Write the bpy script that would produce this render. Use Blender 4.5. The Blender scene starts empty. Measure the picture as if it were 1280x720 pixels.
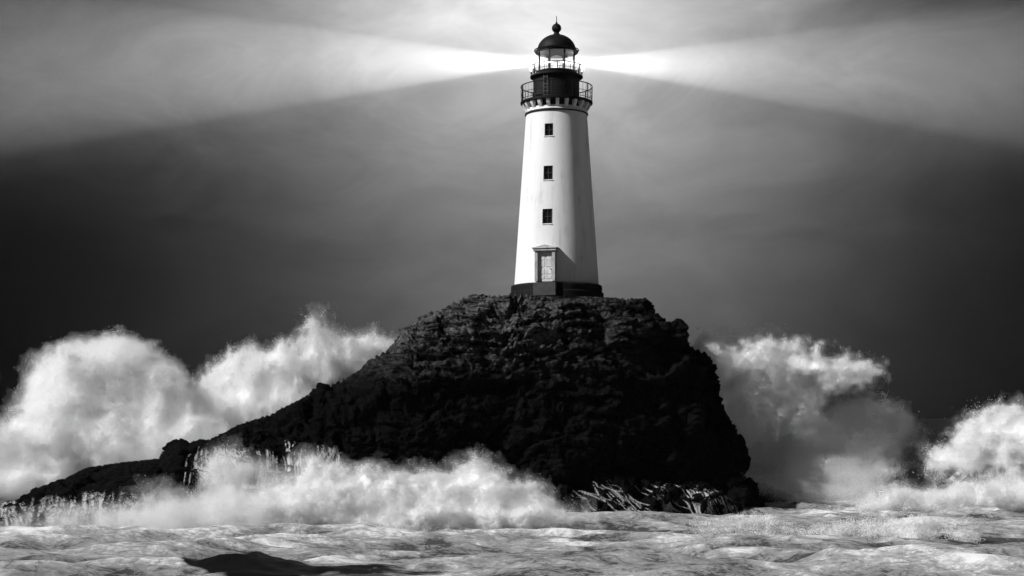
import bpy, bmesh, math
import numpy as np
from mathutils import Vector

# ------------------------------------------------------------------ basics
F = 1920.0                 # focal length in photo pixels (1280 wide)
CAMZ = 7.0
HOR = 522.0
def W(px, py, Y):          # a point of the place seen at px,py standing at distance Y
    return np.array([(px-640)/F*Y, Y, CAMZ+(HOR-py)/F*Y])

scene = bpy.context.scene
col = bpy.data.collections.new('place'); scene.collection.children.link(col)

def link(name, me, parent=None, mat=None, loc=None):
    o = bpy.data.objects.new(name, me); col.objects.link(o)
    if parent is not None: o.parent = parent
    if loc is not None: o.location = loc
    if mat is not None and me is not None: me.materials.append(mat)
    return o
def tag(o, label=None, cat=None, group=None, kind=None):
    if label: o['label'] = label
    if cat: o['category'] = cat
    if group: o['group'] = group
    if kind: o['kind'] = kind
    return o
def sharp(me, ang=35):
    for p in me.polygons: p.use_smooth = True
    me.set_sharp_from_angle(angle=math.radians(ang))
def from_np(name, V, Fc, k):
    me = bpy.data.meshes.new(name)
    n = len(V); m = len(Fc)
    me.vertices.add(n); me.vertices.foreach_set('co', np.ascontiguousarray(V, dtype=np.float32).ravel())
    me.loops.add(m*k); me.loops.foreach_set('vertex_index', np.ascontiguousarray(Fc, dtype=np.int32).ravel())
    me.polygons.add(m); me.polygons.foreach_set('loop_start', np.arange(m, dtype=np.int32)*k)
    me.update(calc_edges=True)
    return me

# ------------------------------------------------------------------ numpy noise
def _hash(ix, iy, iz, seed):
    h = (ix.astype(np.int64)*374761393 + iy.astype(np.int64)*668265263 + iz.astype(np.int64)*2147483647 + seed*1274126177) & 0xffffffff
    h = ((h ^ (h >> 13))*1274126177) & 0xffffffff
    h = ((h ^ (h >> 16))*2246822519) & 0xffffffff
    h = h ^ (h >> 15)
    return (h & 0xffffff)/float(0xffffff)
def vnoise(P, seed=0):
    I = np.floor(P).astype(np.int64); f = P-I; f = f*f*f*(f*(f*6-15)+10)
    r = np.zeros(len(P))
    for dx in (0, 1):
        wx = f[:, 0] if dx else 1-f[:, 0]
        for dy in (0, 1):
            wy = f[:, 1] if dy else 1-f[:, 1]
            for dz in (0, 1):
                wz = f[:, 2] if dz else 1-f[:, 2]
                r += wx*wy*wz*_hash(I[:, 0]+dx, I[:, 1]+dy, I[:, 2]+dz, seed)
    return r*2-1
def fbm(P, octv=4, seed=0, gain=.5, lac=2.07):
    a = 1; s = 0; t = np.zeros(len(P)); Q = np.array(P, dtype=float)
    for k in range(octv):
        t += a*vnoise(Q, seed+k*17); s += a; a *= gain; Q = Q*lac+11.3
    return t/s
def facets(P, scale, seed):          # broken-rock facets: every cell is a tilted plane of its own
    Q = P/scale; I = np.floor(Q).astype(np.int64)
    best = np.full(len(P), 1e9); sec = np.full(len(P), 1e9); out = np.zeros(len(P))
    for dx in (-1, 0, 1):
        for dy in (-1, 0, 1):
            for dz in (-1, 0, 1):
                c = I+np.array([dx, dy, dz])
                r = [_hash(c[:, 0], c[:, 1], c[:, 2], seed+k) for k in range(7)]
                D = Q-(c+np.stack(r[:3], 1))
                d = (D**2).sum(1)
                val = (r[3]-.5)*1.0+(D*(np.stack(r[4:7], 1)-.5)).sum(1)*1.5
                m = d < best
                sec = np.where(m, best, np.minimum(sec, d)); out = np.where(m, val, out); best = np.where(m, d, best)
    edge = np.clip((np.sqrt(sec)-np.sqrt(best))/.12, 0, 1)
    return out-.25*(1-edge)

# ------------------------------------------------------------------ materials
def M(name):
    m = bpy.data.materials.new(name); m.use_nodes = True
    nt = m.node_tree; nt.nodes.clear()
    out = nt.nodes.new('ShaderNodeOutputMaterial')
    return m, nt, out
def nd(nt, t, **kw):
    n = nt.nodes.new(t)
    for k, v in kw.items():
        if k.startswith('i_'): n.inputs[k[2:].replace('_', ' ')].default_value = v
        else: setattr(n, k, v)
    return n
def g(v): return (v, v, v, 1)
def coords(nt, scale=(1, 1, 1), typ='Object'):
    tc = nt.nodes.new('ShaderNodeTexCoord'); mp = nt.nodes.new('ShaderNodeMapping')
    mp.inputs['Scale'].default_value = scale
    nt.links.new(tc.outputs[typ], mp.inputs['Vector']); return mp.outputs['Vector']
def noise(nt, vec, scale, detail=5, rough=.55, dist=0):
    n = nd(nt, 'ShaderNodeTexNoise'); n.inputs['Scale'].default_value = scale; n.inputs['Detail'].default_value = detail
    n.inputs['Roughness'].default_value = rough; n.inputs['Distortion'].default_value = dist
    nt.links.new(vec, n.inputs['Vector']); return n.outputs['Fac']
def ramp(nt, fac, stops):
    r = nd(nt, 'ShaderNodeValToRGB'); e = r.color_ramp.elements
    while len(e) < len(stops): e.new(.5)
    for k, (p, v) in enumerate(stops): e[k].position = p; e[k].color = g(v)
    nt.links.new(fac, r.inputs['Fac']); return r.outputs['Color']
def bump(nt, h, strength, dist=.05, normal=None):
    b = nd(nt, 'ShaderNodeBump'); b.inputs['Strength'].default_value = strength; b.inputs['Distance'].default_value = dist
    nt.links.new(h, b.inputs['Height'])
    if normal is not None: nt.links.new(normal, b.inputs['Normal'])
    return b.outputs['Normal']
def mth(nt, op, a, b=None, clamp=False):
    n = nd(nt, 'ShaderNodeMath', operation=op, use_clamp=clamp)
    for i, v in enumerate((a, b)):
        if v is None: continue
        if isinstance(v, (int, float)): n.inputs[i].default_value = v
        else: nt.links.new(v, n.inputs[i])
    return n.outputs[0]
def simple(name, c0, c1, scale, rough=.6, bmp=.3, bd=.02, sc=(1, 1, 1), spec=.5, metal=0):
    m, nt, out = M(name)
    v = coords(nt, sc); n = noise(nt, v, scale, 6, .6)
    p = nd(nt, 'ShaderNodeBsdfPrincipled'); p.inputs['Roughness'].default_value = rough
    p.inputs['Specular IOR Level'].default_value = spec; p.inputs['Metallic'].default_value = metal
    nt.links.new(ramp(nt, n, [(.3, c0), (.7, c1)]), p.inputs['Base Color'])
    nt.links.new(bump(nt, noise(nt, v, scale*3, 5), bmp, bd), p.inputs['Normal'])
    nt.links.new(p.outputs[0], out.inputs[0]); return m

def mat_whitewall():
    m, nt, out = M('whitewashed_masonry')
    v = coords(nt); streak = noise(nt, coords(nt, (1.6, 1.6, .12)), 1.5, 6, .6); blot = noise(nt, v, .6, 5)
    s = mth(nt, 'ADD', mth(nt, 'MULTIPLY', streak, .6), mth(nt, 'MULTIPLY', blot, .4))
    p = nd(nt, 'ShaderNodeBsdfPrincipled'); p.inputs['Roughness'].default_value = .65; p.inputs['Specular IOR Level'].default_value = .25
    nt.links.new(ramp(nt, s, [(.33, .6), (.46, .78), (.7, .84)]), p.inputs['Base Color'])
    h = mth(nt, 'ADD', noise(nt, v, 9, 6), mth(nt, 'MULTIPLY', noise(nt, v, 1.1, 3), 1.6))
    nt.links.new(bump(nt, h, .25, .03), p.inputs['Normal'])
    nt.links.new(p.outputs[0], out.inputs[0]); return m
def mat_rock():
    m, nt, out = M('wet_dark_rock')
    v = coords(nt)
    geo = nd(nt, 'ShaderNodeNewGeometry'); sep = nd(nt, 'ShaderNodeSeparateXYZ'); nt.links.new(geo.outputs['Position'], sep.inputs[0])
    n1 = noise(nt, v, .55, 8, .65); n2 = noise(nt, v, 3.5, 8, .7)
    strata = noise(nt, coords(nt, (.5, .5, 3.5)), .9, 6, .7, .6)
    base = ramp(nt, n2, [(.3, .0018), (.7, .0055)])
    # pale lichen and dry ledges high above the wash
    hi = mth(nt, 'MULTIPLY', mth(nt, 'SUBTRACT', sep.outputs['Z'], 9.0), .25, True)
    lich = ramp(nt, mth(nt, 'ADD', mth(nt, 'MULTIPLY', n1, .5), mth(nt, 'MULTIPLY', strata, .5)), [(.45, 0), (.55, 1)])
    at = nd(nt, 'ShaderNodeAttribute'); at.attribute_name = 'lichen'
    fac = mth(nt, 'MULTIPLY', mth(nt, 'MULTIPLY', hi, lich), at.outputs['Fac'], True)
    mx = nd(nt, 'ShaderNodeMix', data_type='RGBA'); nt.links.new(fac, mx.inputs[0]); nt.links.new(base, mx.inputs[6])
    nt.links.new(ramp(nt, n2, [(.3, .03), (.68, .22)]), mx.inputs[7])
    p = nd(nt, 'ShaderNodeBsdfPrincipled')
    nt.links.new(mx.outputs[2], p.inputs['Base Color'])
    p.inputs['Roughness'].default_value = .8; p.inputs['Specular IOR Level'].default_value = .06
    nrm = None
    for sc_, st_, di_ in ((1.1, .8, .35), (3.0, .55, .14), (8.0, .5, .05)):
        vo = nd(nt, 'ShaderNodeTexVoronoi', feature='F1'); vo.inputs['Scale'].default_value = sc_; vo.inputs['Randomness'].default_value = 1
        mp_ = nd(nt, 'ShaderNodeMapping'); mp_.inputs['Scale'].default_value = (.8, .8, 1.5); mp_.inputs['Rotation'].default_value = (.1, .12, .3*sc_)
        wz = nd(nt, 'ShaderNodeTexNoise'); wz.inputs['Scale'].default_value = sc_*1.5; wz.inputs['Detail'].default_value = 4; nt.links.new(v, wz.inputs['Vector'])
        am_ = nd(nt, 'ShaderNodeVectorMath', operation='MULTIPLY_ADD'); am_.inputs[1].default_value = (.5/sc_,)*3
        nt.links.new(wz.outputs['Color'], am_.inputs[0]); nt.links.new(v, am_.inputs[2]); nt.links.new(am_.outputs[0], mp_.inputs[0]); nt.links.new(mp_.outputs[0], vo.inputs['Vector'])
        sx_ = nd(nt, 'ShaderNodeSeparateXYZ'); nt.links.new(vo.outputs['Color'], sx_.inputs[0])
        hh_ = mth(nt, 'ADD', mth(nt, 'MULTIPLY', sx_.outputs[0], .6), mth(nt, 'MULTIPLY', vo.outputs['Distance'], 1.0))
        nrm = bump(nt, hh_, st_, di_, nrm)
    h = mth(nt, 'ADD', n2, mth(nt, 'MULTIPLY', strata, 1.8))
    nt.links.new(bump(nt, h, 1.0, .2, nrm), p.inputs['Normal'])
    nt.links.new(p.outputs[0], out.inputs[0]); return m
def mat_spray(name='sea_spray', c=.96):
    m, nt, out = M(name)
    d = nd(nt, 'ShaderNodeBsdfDiffuse'); d.inputs['Color'].default_value = g(c)
    t = nd(nt, 'ShaderNodeBsdfTranslucent'); t.inputs['Color'].default_value = g(c)
    mx = nd(nt, 'ShaderNodeMixShader'); mx.inputs[0].default_value = .35
    nt.links.new(d.outputs[0], mx.inputs[1]); nt.links.new(t.outputs[0], mx.inputs[2])
    nt.links.new(mx.outputs[0], out.inputs[0]); return m
def mat_sea():
    m, nt, out = M('foaming_sea_water')
    at = nd(nt, 'ShaderNodeAttribute'); at.attribute_name = 'foam'
    a = noise(nt, coords(nt, (.16, .42, .4)), 1.0, 7, .62, 1.2)
    b = noise(nt, coords(nt, (.55, 1.1, 1)), 1.3, 8, .68, .8)
    c = noise(nt, coords(nt, (.04, .11, .1)), 1.0, 3, .5, .5)
    mix = mth(nt, 'ADD', mth(nt, 'ADD', mth(nt, 'MULTIPLY', a, .45), mth(nt, 'MULTIPLY', b, .3)), mth(nt, 'MULTIPLY', c, .25))
    s = mth(nt, 'ADD', mix, mth(nt, 'SUBTRACT', at.outputs['Fac'], .92))
    foamf = ramp(nt, s, [(.33, 0), (.42, .6), (.50, 1)])
    fine = noise(nt, coords(nt, (1, 1.6, 1)), 3.5, 8, .7)
    big = noise(nt, coords(nt, (.10, .13, .1)), 1.0, 6, .62, 1.5)
    lace1 = noise(nt, coords(nt, (.22, .38, .3)), 1.0, 6, .6, 1.8); lace2 = noise(nt, coords(nt, (.7, 1.2, 1)), 1.0, 6, .65, 1.2)
    l1 = mth(nt, 'ABSOLUTE', mth(nt, 'SUBTRACT', lace1, .5)); l2 = mth(nt, 'ABSOLUTE', mth(nt, 'SUBTRACT', lace2, .5))
    ac = nd(nt, 'ShaderNodeAttribute'); ac.attribute_name = 'crest'
    tone = mth(nt, 'ADD', mth(nt, 'ADD', mth(nt, 'MULTIPLY', big, .62), mth(nt, 'MULTIPLY', fine, .14)), mth(nt, 'ADD', mth(nt, 'MULTIPLY', b, .24), mth(nt, 'MULTIPLY', ac.outputs['Fac'], .06)))
    tone = mth(nt, 'SUBTRACT', tone, mth(nt, 'MULTIPLY', mth(nt, 'SUBTRACT', .035, l1, True), 1.6))
    tone = mth(nt, 'ADD', tone, mth(nt, 'MULTIPLY', mth(nt, 'SUBTRACT', .03, l2, True), 1.5))
    fcol = ramp(nt, tone, [(.41, .06), (.465, .20), (.54, .34), (.62, .75)])
    mx = nd(nt, 'ShaderNodeMix', data_type='RGBA'); nt.links.new(foamf, mx.inputs[0])
    mx.inputs[6].default_value = g(.006); nt.links.new(fcol, mx.inputs[7])
    p = nd(nt, 'ShaderNodeBsdfPrincipled'); nt.links.new(mx.outputs[2], p.inputs['Base Color'])
    nt.links.new(ramp(nt, foamf, [(0, .45), (1, .8)]), p.inputs['Roughness'])
    p.inputs['Specular IOR Level'].default_value = .04
    h = mth(nt, 'ADD', mth(nt, 'MULTIPLY', fine, .5), b)
    nt.links.new(bump(nt, h, .4, .12), p.inputs['Normal'])
    nt.links.new(p.outputs[0], out.inputs[0]); return m
def mat_waveface():
    m, nt, out = M('streaked_wave_face')
    uv = nd(nt, 'ShaderNodeUVMap'); mp = nd(nt, 'ShaderNodeMapping'); mp.inputs['Scale'].default_value = (26, 4.0, 1)
    nt.links.new(uv.outputs[0], mp.inputs[0])
    a = noise(nt, mp.outputs[0], 1.0, 8, .7, 1.3)
    p = nd(nt, 'ShaderNodeBsdfPrincipled'); nt.links.new(ramp(nt, a, [(.38, .05), (.48, .28), (.6, .8)]), p.inputs['Base Color'])
    p.inputs['Roughness'].default_value = .5
    nt.links.new(bump(nt, a, .8, .25), p.inputs['Normal']); nt.links.new(p.outputs[0], out.inputs[0]); return m
def mat_glass():
    m, nt, out = M('lantern_glass')
    t = nd(nt, 'ShaderNodeBsdfTransparent'); t.inputs[0].default_value = g(.93)
    gl = nd(nt, 'ShaderNodeBsdfGlossy'); gl.inputs['Color'].default_value = g(.9); gl.inputs['Roughness'].default_value = .0
    mx = nd(nt, 'ShaderNodeMixShader'); mx.inputs[0].default_value = .07
    nt.links.new(t.outputs[0], mx.inputs[1]); nt.links.new(gl.outputs[0], mx.inputs[2]); nt.links.new(mx.outputs[0], out.inputs[0]); return m
def mat_lens():
    m, nt, out = M('lit_lens_glass')
    t = nd(nt, 'ShaderNodeBsdfTransparent'); t.inputs[0].default_value = g(.97)
    em = nd(nt, 'ShaderNodeEmission'); em.inputs[1].default_value = .5
    mx = nd(nt, 'ShaderNodeMixShader'); mx.inputs[0].default_value = .3
    nt.links.new(t.outputs[0], mx.inputs[1]); nt.links.new(em.outputs[0], mx.inputs[2]); nt.links.new(mx.outputs[0], out.inputs[0]); return m

WHITE = mat_whitewall(); ROCK = mat_rock(); SPRAY = mat_spray(); SEA = mat_sea(); FACE = mat_waveface(); GLASS = mat_glass(); LENS = mat_lens()
BLACK = simple('black_painted_iron', .004, .01, 3, .6, .2, .01, spec=.15)
BLACKW = simple('black_wall_and_neck_shade', .006, .016, 2, .7, .3, .02, spec=.2)
STONE = simple('weathered_grey_stone', .28, .55, 2.2, .8, .5, .03)
DOORM = simple('weathered_pale_door', .4, .8, 1.8, .7, .4, .01, (3, 3, .8))
PLINTHM = simple('dark_painted_plinth', .004, .011, 2.5, .75, .5, .04, spec=.2)
DARKG = simple('dark_window_glass', .006, .012, 2, .12, .02, .01)
FRAMEM = simple('dark_window_frame', .015, .035, 5, .6, .2, .01)

# ------------------------------------------------------------------ camera
cam = bpy.data.cameras.new('camera'); co = bpy.data.objects.new('camera', cam); scene.collection.objects.link(co)
co.location = (0, 0, CAMZ); co.rotation_euler = (math.radians(90), 0, 0)
cam.sensor_width = 36; cam.lens = F/1280*36; cam.shift_y = (HOR-360)/1280; cam.clip_start = .5; cam.clip_end = 20000
scene.camera = co

# ------------------------------------------------------------------ lathe and box builders
def lathe(profile, n=96, cap=True, a0=0):
    bm = bmesh.new(); rings = []
    for r, z in profile:
        if r < 1e-5: rings.append([bm.verts.new((0, 0, z))])
        else: rings.append([bm.verts.new((r*math.cos(a0+2*math.pi*k/n), r*math.sin(a0+2*math.pi*k/n), z)) for k in range(n)])
    for a, b in zip(rings, rings[1:]):
        for k in range(n):
            j = (k+1) % n
            if len(a) == 1 and len(b) == 1: continue
            if len(a) == 1: bm.faces.new((a[0], b[j], b[k]))
            elif len(b) == 1: bm.faces.new((a[k], a[j], b[0]))
            else: bm.faces.new((a[k], a[j], b[j], b[k]))
    bmesh.ops.recalc_face_normals(bm, faces=bm.faces)
    return bm
def box(bm, c, X, Y, Z, bev=0):     # centre, three half-axis vectors
    c = Vector(c); X = Vector(X); Y = Vector(Y); Z = Vector(Z)
    vs = [bm.verts.new(c+sx*X+sy*Y+sz*Z) for sx in (-1, 1) for sy in (-1, 1) for sz in (-1, 1)]
    fs = [bm.faces.new([vs[i] for i in q]) for q in ((0, 1, 3, 2), (4, 6, 7, 5), (0, 4, 5, 1), (2, 3, 7, 6), (0, 2, 6, 4), (1, 5, 7, 3))]
    if bev:
        bmesh.ops.bevel(bm, geom=list({e for f in fs for e in f.edges}), offset=bev, segments=1, affect='EDGES')
def tube(bm, pts, r, n=8, closed=False):
    pts = [Vector(p) for p in pts]; rings = []
    for i, p in enumerate(pts):
        if closed: d = pts[(i+1) % len(pts)]-pts[i-1]
        else: d = pts[min(i+1, len(pts)-1)]-pts[max(i-1, 0)]
        d.normalize(); u = d.cross(Vector((0, 0, 1)))
        if u.length < .01: u = Vector((1, 0, 0))
        u.normalize(); v = d.cross(u)
        rings.append([bm.verts.new(p+r*(math.cos(2*math.pi*k/n)*u+math.sin(2*math.pi*k/n)*v)) for k in range(n)])
    m = len(rings)
    for i in range(m if closed else m-1):
        a, b = rings[i], rings[(i+1) % m]
        for k in range(n): bm.faces.new((a[k], a[(k+1) % n], b[(k+1) % n], b[k]))
    if not closed: bm.faces.new(rings[0]); bm.faces.new(rings[-1][::-1])
def done(name, bm, mat, parent, ang=35):
    bmesh.ops.recalc_face_normals(bm, faces=bm.faces)
    me = bpy.data.meshes.new(name); bm.to_mesh(me); bm.free(); sharp(me, ang)
    return link(name, me, parent, mat)
def ring(bm, R, z, r, n=72): tube(bm, [(R*math.cos(2*math.pi*k/n), R*math.sin(2*math.pi*k/n), z) for k in range(n)], r, 6, True)

# ------------------------------------------------------------------ lighthouse
TX, TY, TZ = (695.7-640)/16, 120.0, 16.45
LH = link('lighthouse', None, loc=(TX, TY, TZ))
tag(LH, 'white tapering lighthouse with black lantern room standing on top of the dark rock', 'lighthouse')
def zz(py): return 7+(HOR-py)/16-TZ
ZB, ZT = zz(357), zz(139)
def rad(z): return 3.30+(2.36-3.30)*(z-ZB)/(ZT-ZB)
TH = math.radians(-15.5)
dv = Vector((math.sin(TH), -math.cos(TH), 0)); tv = Vector((math.cos(TH), math.sin(TH), 0))
def zf(py, r=2.8): return 7+(HOR-py)/F*(TY-r*.96)-TZ
wins = [(zf(169.5, 2.5), zf(154, 2.5)), (zf(224.5, 2.7), zf(207, 2.7)), (zf(279.5, 2.9), zf(261, 2.9))]
WHW = .36
def tower_wall():
    bm = bmesh.new()
    aw = [TH-math.pi/2]                  # angle measured from +X
    base = [2*math.pi*k/96 for k in range(96)]
    zs = set(np.linspace(ZB, ZT, 40).tolist())
    for a, b in wins: zs |= {a, b}
    zs = sorted(z for z in zs)
    # same angular edges for all the windows
    hw = .135
    ca = (TH-math.pi/2) % (2*math.pi)
    ang = sorted([a for a in base if abs((a-ca+math.pi) % (2*math.pi)-math.pi) > hw+.02]+[(ca-hw) % (2*math.pi), (ca+hw) % (2*math.pi), ca])
    n = len(ang); G = [[bm.verts.new((rad(z)*math.cos(a), rad(z)*math.sin(a), z)) for a in ang] for z in zs]
    def inwin(zm, am):
        return abs((am-ca+math.pi) % (2*math.pi)-math.pi) < hw and any(a < zm < b for a, b in wins)
    for i in range(len(zs)-1):
        for k in range(n):
            j = (k+1) % n
            am = ang[k]+((ang[j]-ang[k]) % (2*math.pi))/2
            if inwin((zs[i]+zs[i+1])/2, am): continue
            bm.faces.new((G[i][k], G[i][j], G[i+1][j], G[i+1][k]))
    for a, b in wins:                    # reveals
        q = []
        for z in (a, b):
            for s in (-1, 1):
                al = ca+s*hw; q.append((Vector((rad(z)*math.cos(al), rad(z)*math.sin(al), z)), Vector(((rad(z)-.32)*math.cos(al), (rad(z)-.32)*math.sin(al), z))))
        (p0, i0), (p1, i1), (p2, i2), (p3, i3) = q
        for A, B, IA, IB in ((p0, p1, i0, i1), (p1, p3, i1, i3), (p3, p2, i3, i2), (p2, p0, i2, i0)):
            bm.faces.new([bm.verts.new(v) for v in (A, B, IB, IA)])
    return bm
wall = done('tower_wall', tower_wall(), WHITE, LH)
for a, b in wins:
    zc = (a+b)/2; r = rad(zc)-.17
    c = dv*r+Vector((0, 0, zc)); hh = (b-a)/2
    up = Vector((0, 0, 1)); nrm = dv
    bm = bmesh.new(); w = .37
    for s in (-1, 1):
        box(bm, c+tv*s*(w-.04), tv*.04, nrm*.04, up*(hh-.003))
        box(bm, c+up*s*(hh-.035), tv*(w-.082), nrm*.038, up*.033)
    box(bm, c, tv*.018, nrm*.03, up*(hh-.07)); box(bm, c, tv*(w-.085), nrm*.026, up*.018)
    wf = done('window', bm, FRAMEM, LH)
    bm = bmesh.new(); box(bm, c-nrm*.045, tv*(w+.01), nrm*.004, up*(hh-.004)); done('pane', bm, DARKG, wf)
    bm = bmesh.new(); box(bm, dv*(rad(a)+.01)+up*(a-.045), tv*.39, nrm*.03, up*.03, .008); done('sill', bm, WHITE, wf)
# plinth
PR = 3.56
done('plinth', lathe([(0, -1.5), (PR+.12, -1.5), (PR+.12, .22), (PR, .3), (PR, ZB-.12), (PR-.08, ZB-.02), (3.25, ZB+.02), (0, ZB+.02)], 96), PLINTHM, LH)
# door
up = Vector((0, 0, 1)); DB = ZB+.03; DT = zf(311, 3.4)
rb = rad(DB)
ds = Vector((0, 0, 0))
bm = bmesh.new()
for s in (-1, 1): box(bm, dv*(rb+.02)+tv*s*.68+up*((DB+DT)/2-.1), tv*.12, dv*.42, up*((DT-DB)/2-.1), .015)
box(bm, dv*(rb-.02)+up*(DT-.28), tv*.56, dv*.38, up*.1)
surr = done('door_surround', bm, STONE, LH)
bm = bmesh.new()
box(bm, dv*(rb+.05)+up*(DT-.1), tv*.9, dv*.5, up*.09, .03); box(bm, dv*(rb+.06)+up*(DT+.04), tv*.98, dv*.56, up*.05, .02)
prv = [(-.86, 0), (.86, 0), (0, .2)]
for s, q in ((1, None),):
    f = [bm.verts.new(dv*(rb+.5)+tv*x+up*(DT+.092+z)) for x, z in prv]; k = [bm.verts.new(dv*(rb-.5)+tv*x+up*(DT+.092+z)) for x, z in prv]
    bm.faces.new(f); bm.faces.new(k[::-1])
    for i in range(3): bm.faces.new((f[i], k[i], k[(i+1) % 3], f[(i+1) % 3]))
done('door_hood', bm, STONE, surr)
bm = bmesh.new(); dh = (DT-.38-DB)/2
box(bm, dv*(rb+.16)+up*(DB+dh), tv*.555, dv*.03, up*dh)
for zc, h in ((.78, .28), (.28, .3), (-.3, .25), (-.72, .18)):
    for s in (-1, 1):
        box(bm, dv*(rb+.2)+tv*s*.27+up*(DB+dh+dh*zc*.95), tv*.2, dv*.015, up*(dh*h*.72), .01)
door = done('door', bm, DOORM, LH)
bm = bmesh.new(); tube(bm, [dv*(rb+.2)+tv*.46+up*(DB+dh-.1), dv*(rb+.26)+tv*.46+up*(DB+dh-.1), dv*(rb+.26)+tv*.34+up*(DB+dh-.1)], .02); done('handle', bm, BLACK, door)
bm = bmesh.new(); box(bm, dv*(PR-.02)+up*.3, tv*.88, dv*.3, up*.5, .03)
done('door_step', bm, simple('dark_step_stone', .03, .07, 3, .8), LH)
# moulding, corbels, gallery
done('neck_moulding', lathe([(2.30, ZT-.28), (2.42, ZT-.26), (2.47, ZT-.2), (2.42, ZT-.14), (2.36, ZT-.1), (2.34, ZT+.05), (2.33, ZT+.08)], 96), WHITE, LH)
done('gallery_neck', lathe([(2.32, ZT+.04), (2.32, ZT+.62), (0, ZT+.62)], 96), BLACKW, LH)  # coloured black to paint in the shade between the corbels
bm = bmesh.new(); ring(bm, 2.44, ZT-.31, .05, 96); done('neck_band', bm, BLACK, LH)
DK = zz(131.0)      # deck underside height
NC = 22
for k in range(NC):
    a = 2*math.pi*(k+.5)/NC; d = Vector((math.cos(a), math.sin(a), 0)); t = Vector((-d.y, d.x, 0))
    bm = bmesh.new(); hw = .13
    prof = [(2.3, ZT+.0), (2.42, ZT+.02), (2.52, ZT+.12), (2.66, DK-.13), (2.68, DK-.003), (2.3, DK-.003)]
    A = [bm.verts.new(d*r-t*hw+up*z) for r, z in prof]; B = [bm.verts.new(d*r+t*hw+up*z) for r, z in prof]
    bm.faces.new(A); bm.faces.new(B[::-1])
    for i in range(len(prof)): bm.faces.new((A[i], B[i], B[(i+1) % 6], A[(i+1) % 6]))
    done('corbel', bm, WHITE, LH)
done('gallery_deck', lathe([(0, DK), (2.74, DK), (2.82, DK+.05), (2.82, DK+.17), (2.74, DK+.2), (0, DK+.2)], 96), BLACK, LH)
def railing(R, z0, z1, nb, npst, rr=.03, flare=.0):
    bm = bmesh.new()
    ring(bm, R+flare, z1, rr*1.4); ring(bm, R, z0+.12, rr*.8); ring(bm, R+flare*.5, (z0+z1)/2, rr*.7)
    for k in range(npst):
        a = 2*math.pi*k/npst; d = Vector((math.cos(a), math.sin(a), 0))
        tube(bm, [d*(R)+up*z0, d*(R+flare*.5)+up*(z0+z1)/2, d*(R+flare)+up*(z1+.05)], rr*1.4, 6)
    for k in range(nb):
        a = 2*math.pi*(k+.5)/nb; d = Vector((math.cos(a), math.sin(a), 0))
        tube(bm, [d*R+up*(z0+.1), d*(R+flare*1.2)+up*(z0*.55+z1*.45), d*(R+flare)+up*z1], rr*.55, 5)
    return bm
done('gallery_railing', railing(2.76, DK+.2, zz(109), 44, 11, .028, .02), BLACK, LH)
UG = zz(97.5)
done('watch_room', lathe([(0, DK+.2), (1.84, DK+.2), (1.84, DK+.32), (1.78, DK+.36), (1.78, UG-.1), (1.84, UG-.04), (0, UG-.04)], 72), BLACKW, LH)
done('upper_gallery', lathe([(0, UG-.04), (2.0, UG-.04), (2.06, UG), (2.06, UG+.1), (1.98, UG+.13), (0, UG+.13)], 72), BLACK, LH)
done('upper_railing', railing(1.99, UG+.13, zz(83.5), 36, 12, .026, .03), BLACK, LH)
# ladder on the watch room wall
bm = bmesh.new(); al = TH-.22-math.pi/2
d = Vector((math.cos(al), math.sin(al), 0)); t = Vector((-d.y, d.x, 0))
for s in (-1, 1): tube(bm, [d*1.9+t*s*.16+up*(DK+.22), d*1.9+t*s*.16+up*(UG-.06)], .025)
for k in range(7): tube(bm, [d*1.9-t*.16+up*(DK+.45+k*.28), d*1.9+t*.16+up*(DK+.45+k*.28)], .018)
done('ladder', bm, simple('grey_ladder_iron', .05, .12, 4, .5), LH)
# lantern
L0, L1 = UG+.13, zz(67)
LR = 1.46; NP = 8
done('lantern_base', lathe([(0, L0), (1.62, L0), (1.62, L0+.28), (1.54, L0+.33), (0, L0+.33)], 64), BLACK, LH)
lf = link('lantern_frame', None, LH)
for k in range(NP):
    a = 2*math.pi*(k+.5)/NP; d = Vector((math.cos(a), math.sin(a), 0)); t = Vector((-d.y, d.x, 0))
    lant = bmesh.new(); box(lant, d*LR+up*(L0+.33+L1)/2, d*.05, t*.05, up*((L1-L0-.33)/2-.002)); done('mullion', lant, BLACK, lf)
for k in range(NP):
    a0 = 2*math.pi*(k-.5)/NP+.04; a1 = 2*math.pi*(k+.5)/NP-.04
    bm = bmesh.new()
    p = [Vector((LR*math.cos(a), LR*math.sin(a), 0)) for a in (a0, a1)]
    vs = [bm.verts.new(p[0]+up*(L0+.332)), bm.verts.new(p[1]+up*(L0+.332)), bm.verts.new(p[1]+up*(L1-.002)), bm.verts.new(p[0]+up*(L1-.002))]
    bm.faces.new(vs); done('lantern_pane', bm, GLASS, lf)
LC = (L0+.33+L1)/2+.06
lens = done('lens', lathe([(0, L0+.335), (.18, L0+.335), (.2, L0+.5), (.42, LC-.4), (.5, LC-.2), (.53, LC), (.5, LC+.2), (.42, LC+.4), (.15, LC+.5), (0, LC+.5)], 32), LENS, LH)
DR = 1.52
prof = [(0, L1), (1.62, L1), (1.68, L1+.06), (1.68, L1+.16), (1.55, L1+.22)]
for k in range(0, 13):
    a = math.radians(8+k*6.0); prof.append((DR*math.cos(a), L1+.18+1.30*math.sin(a)))
prof += [(.26, L1+1.52), (.2, L1+1.6), (.2, L1+1.68)]
dome = done('dome', lathe(prof+[(0, L1+1.68)], 64), BLACK, LH)
BZ = L1+1.98
done('vent_ball', lathe([(0, BZ-.36)]+[(.37*math.cos(math.radians(a)), BZ+.37*math.sin(math.radians(a))) for a in range(-70, 71, 10)]+[(.08, BZ+.38), (.06, BZ+.5), (0, BZ+.5)], 32), BLACK, dome)
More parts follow.
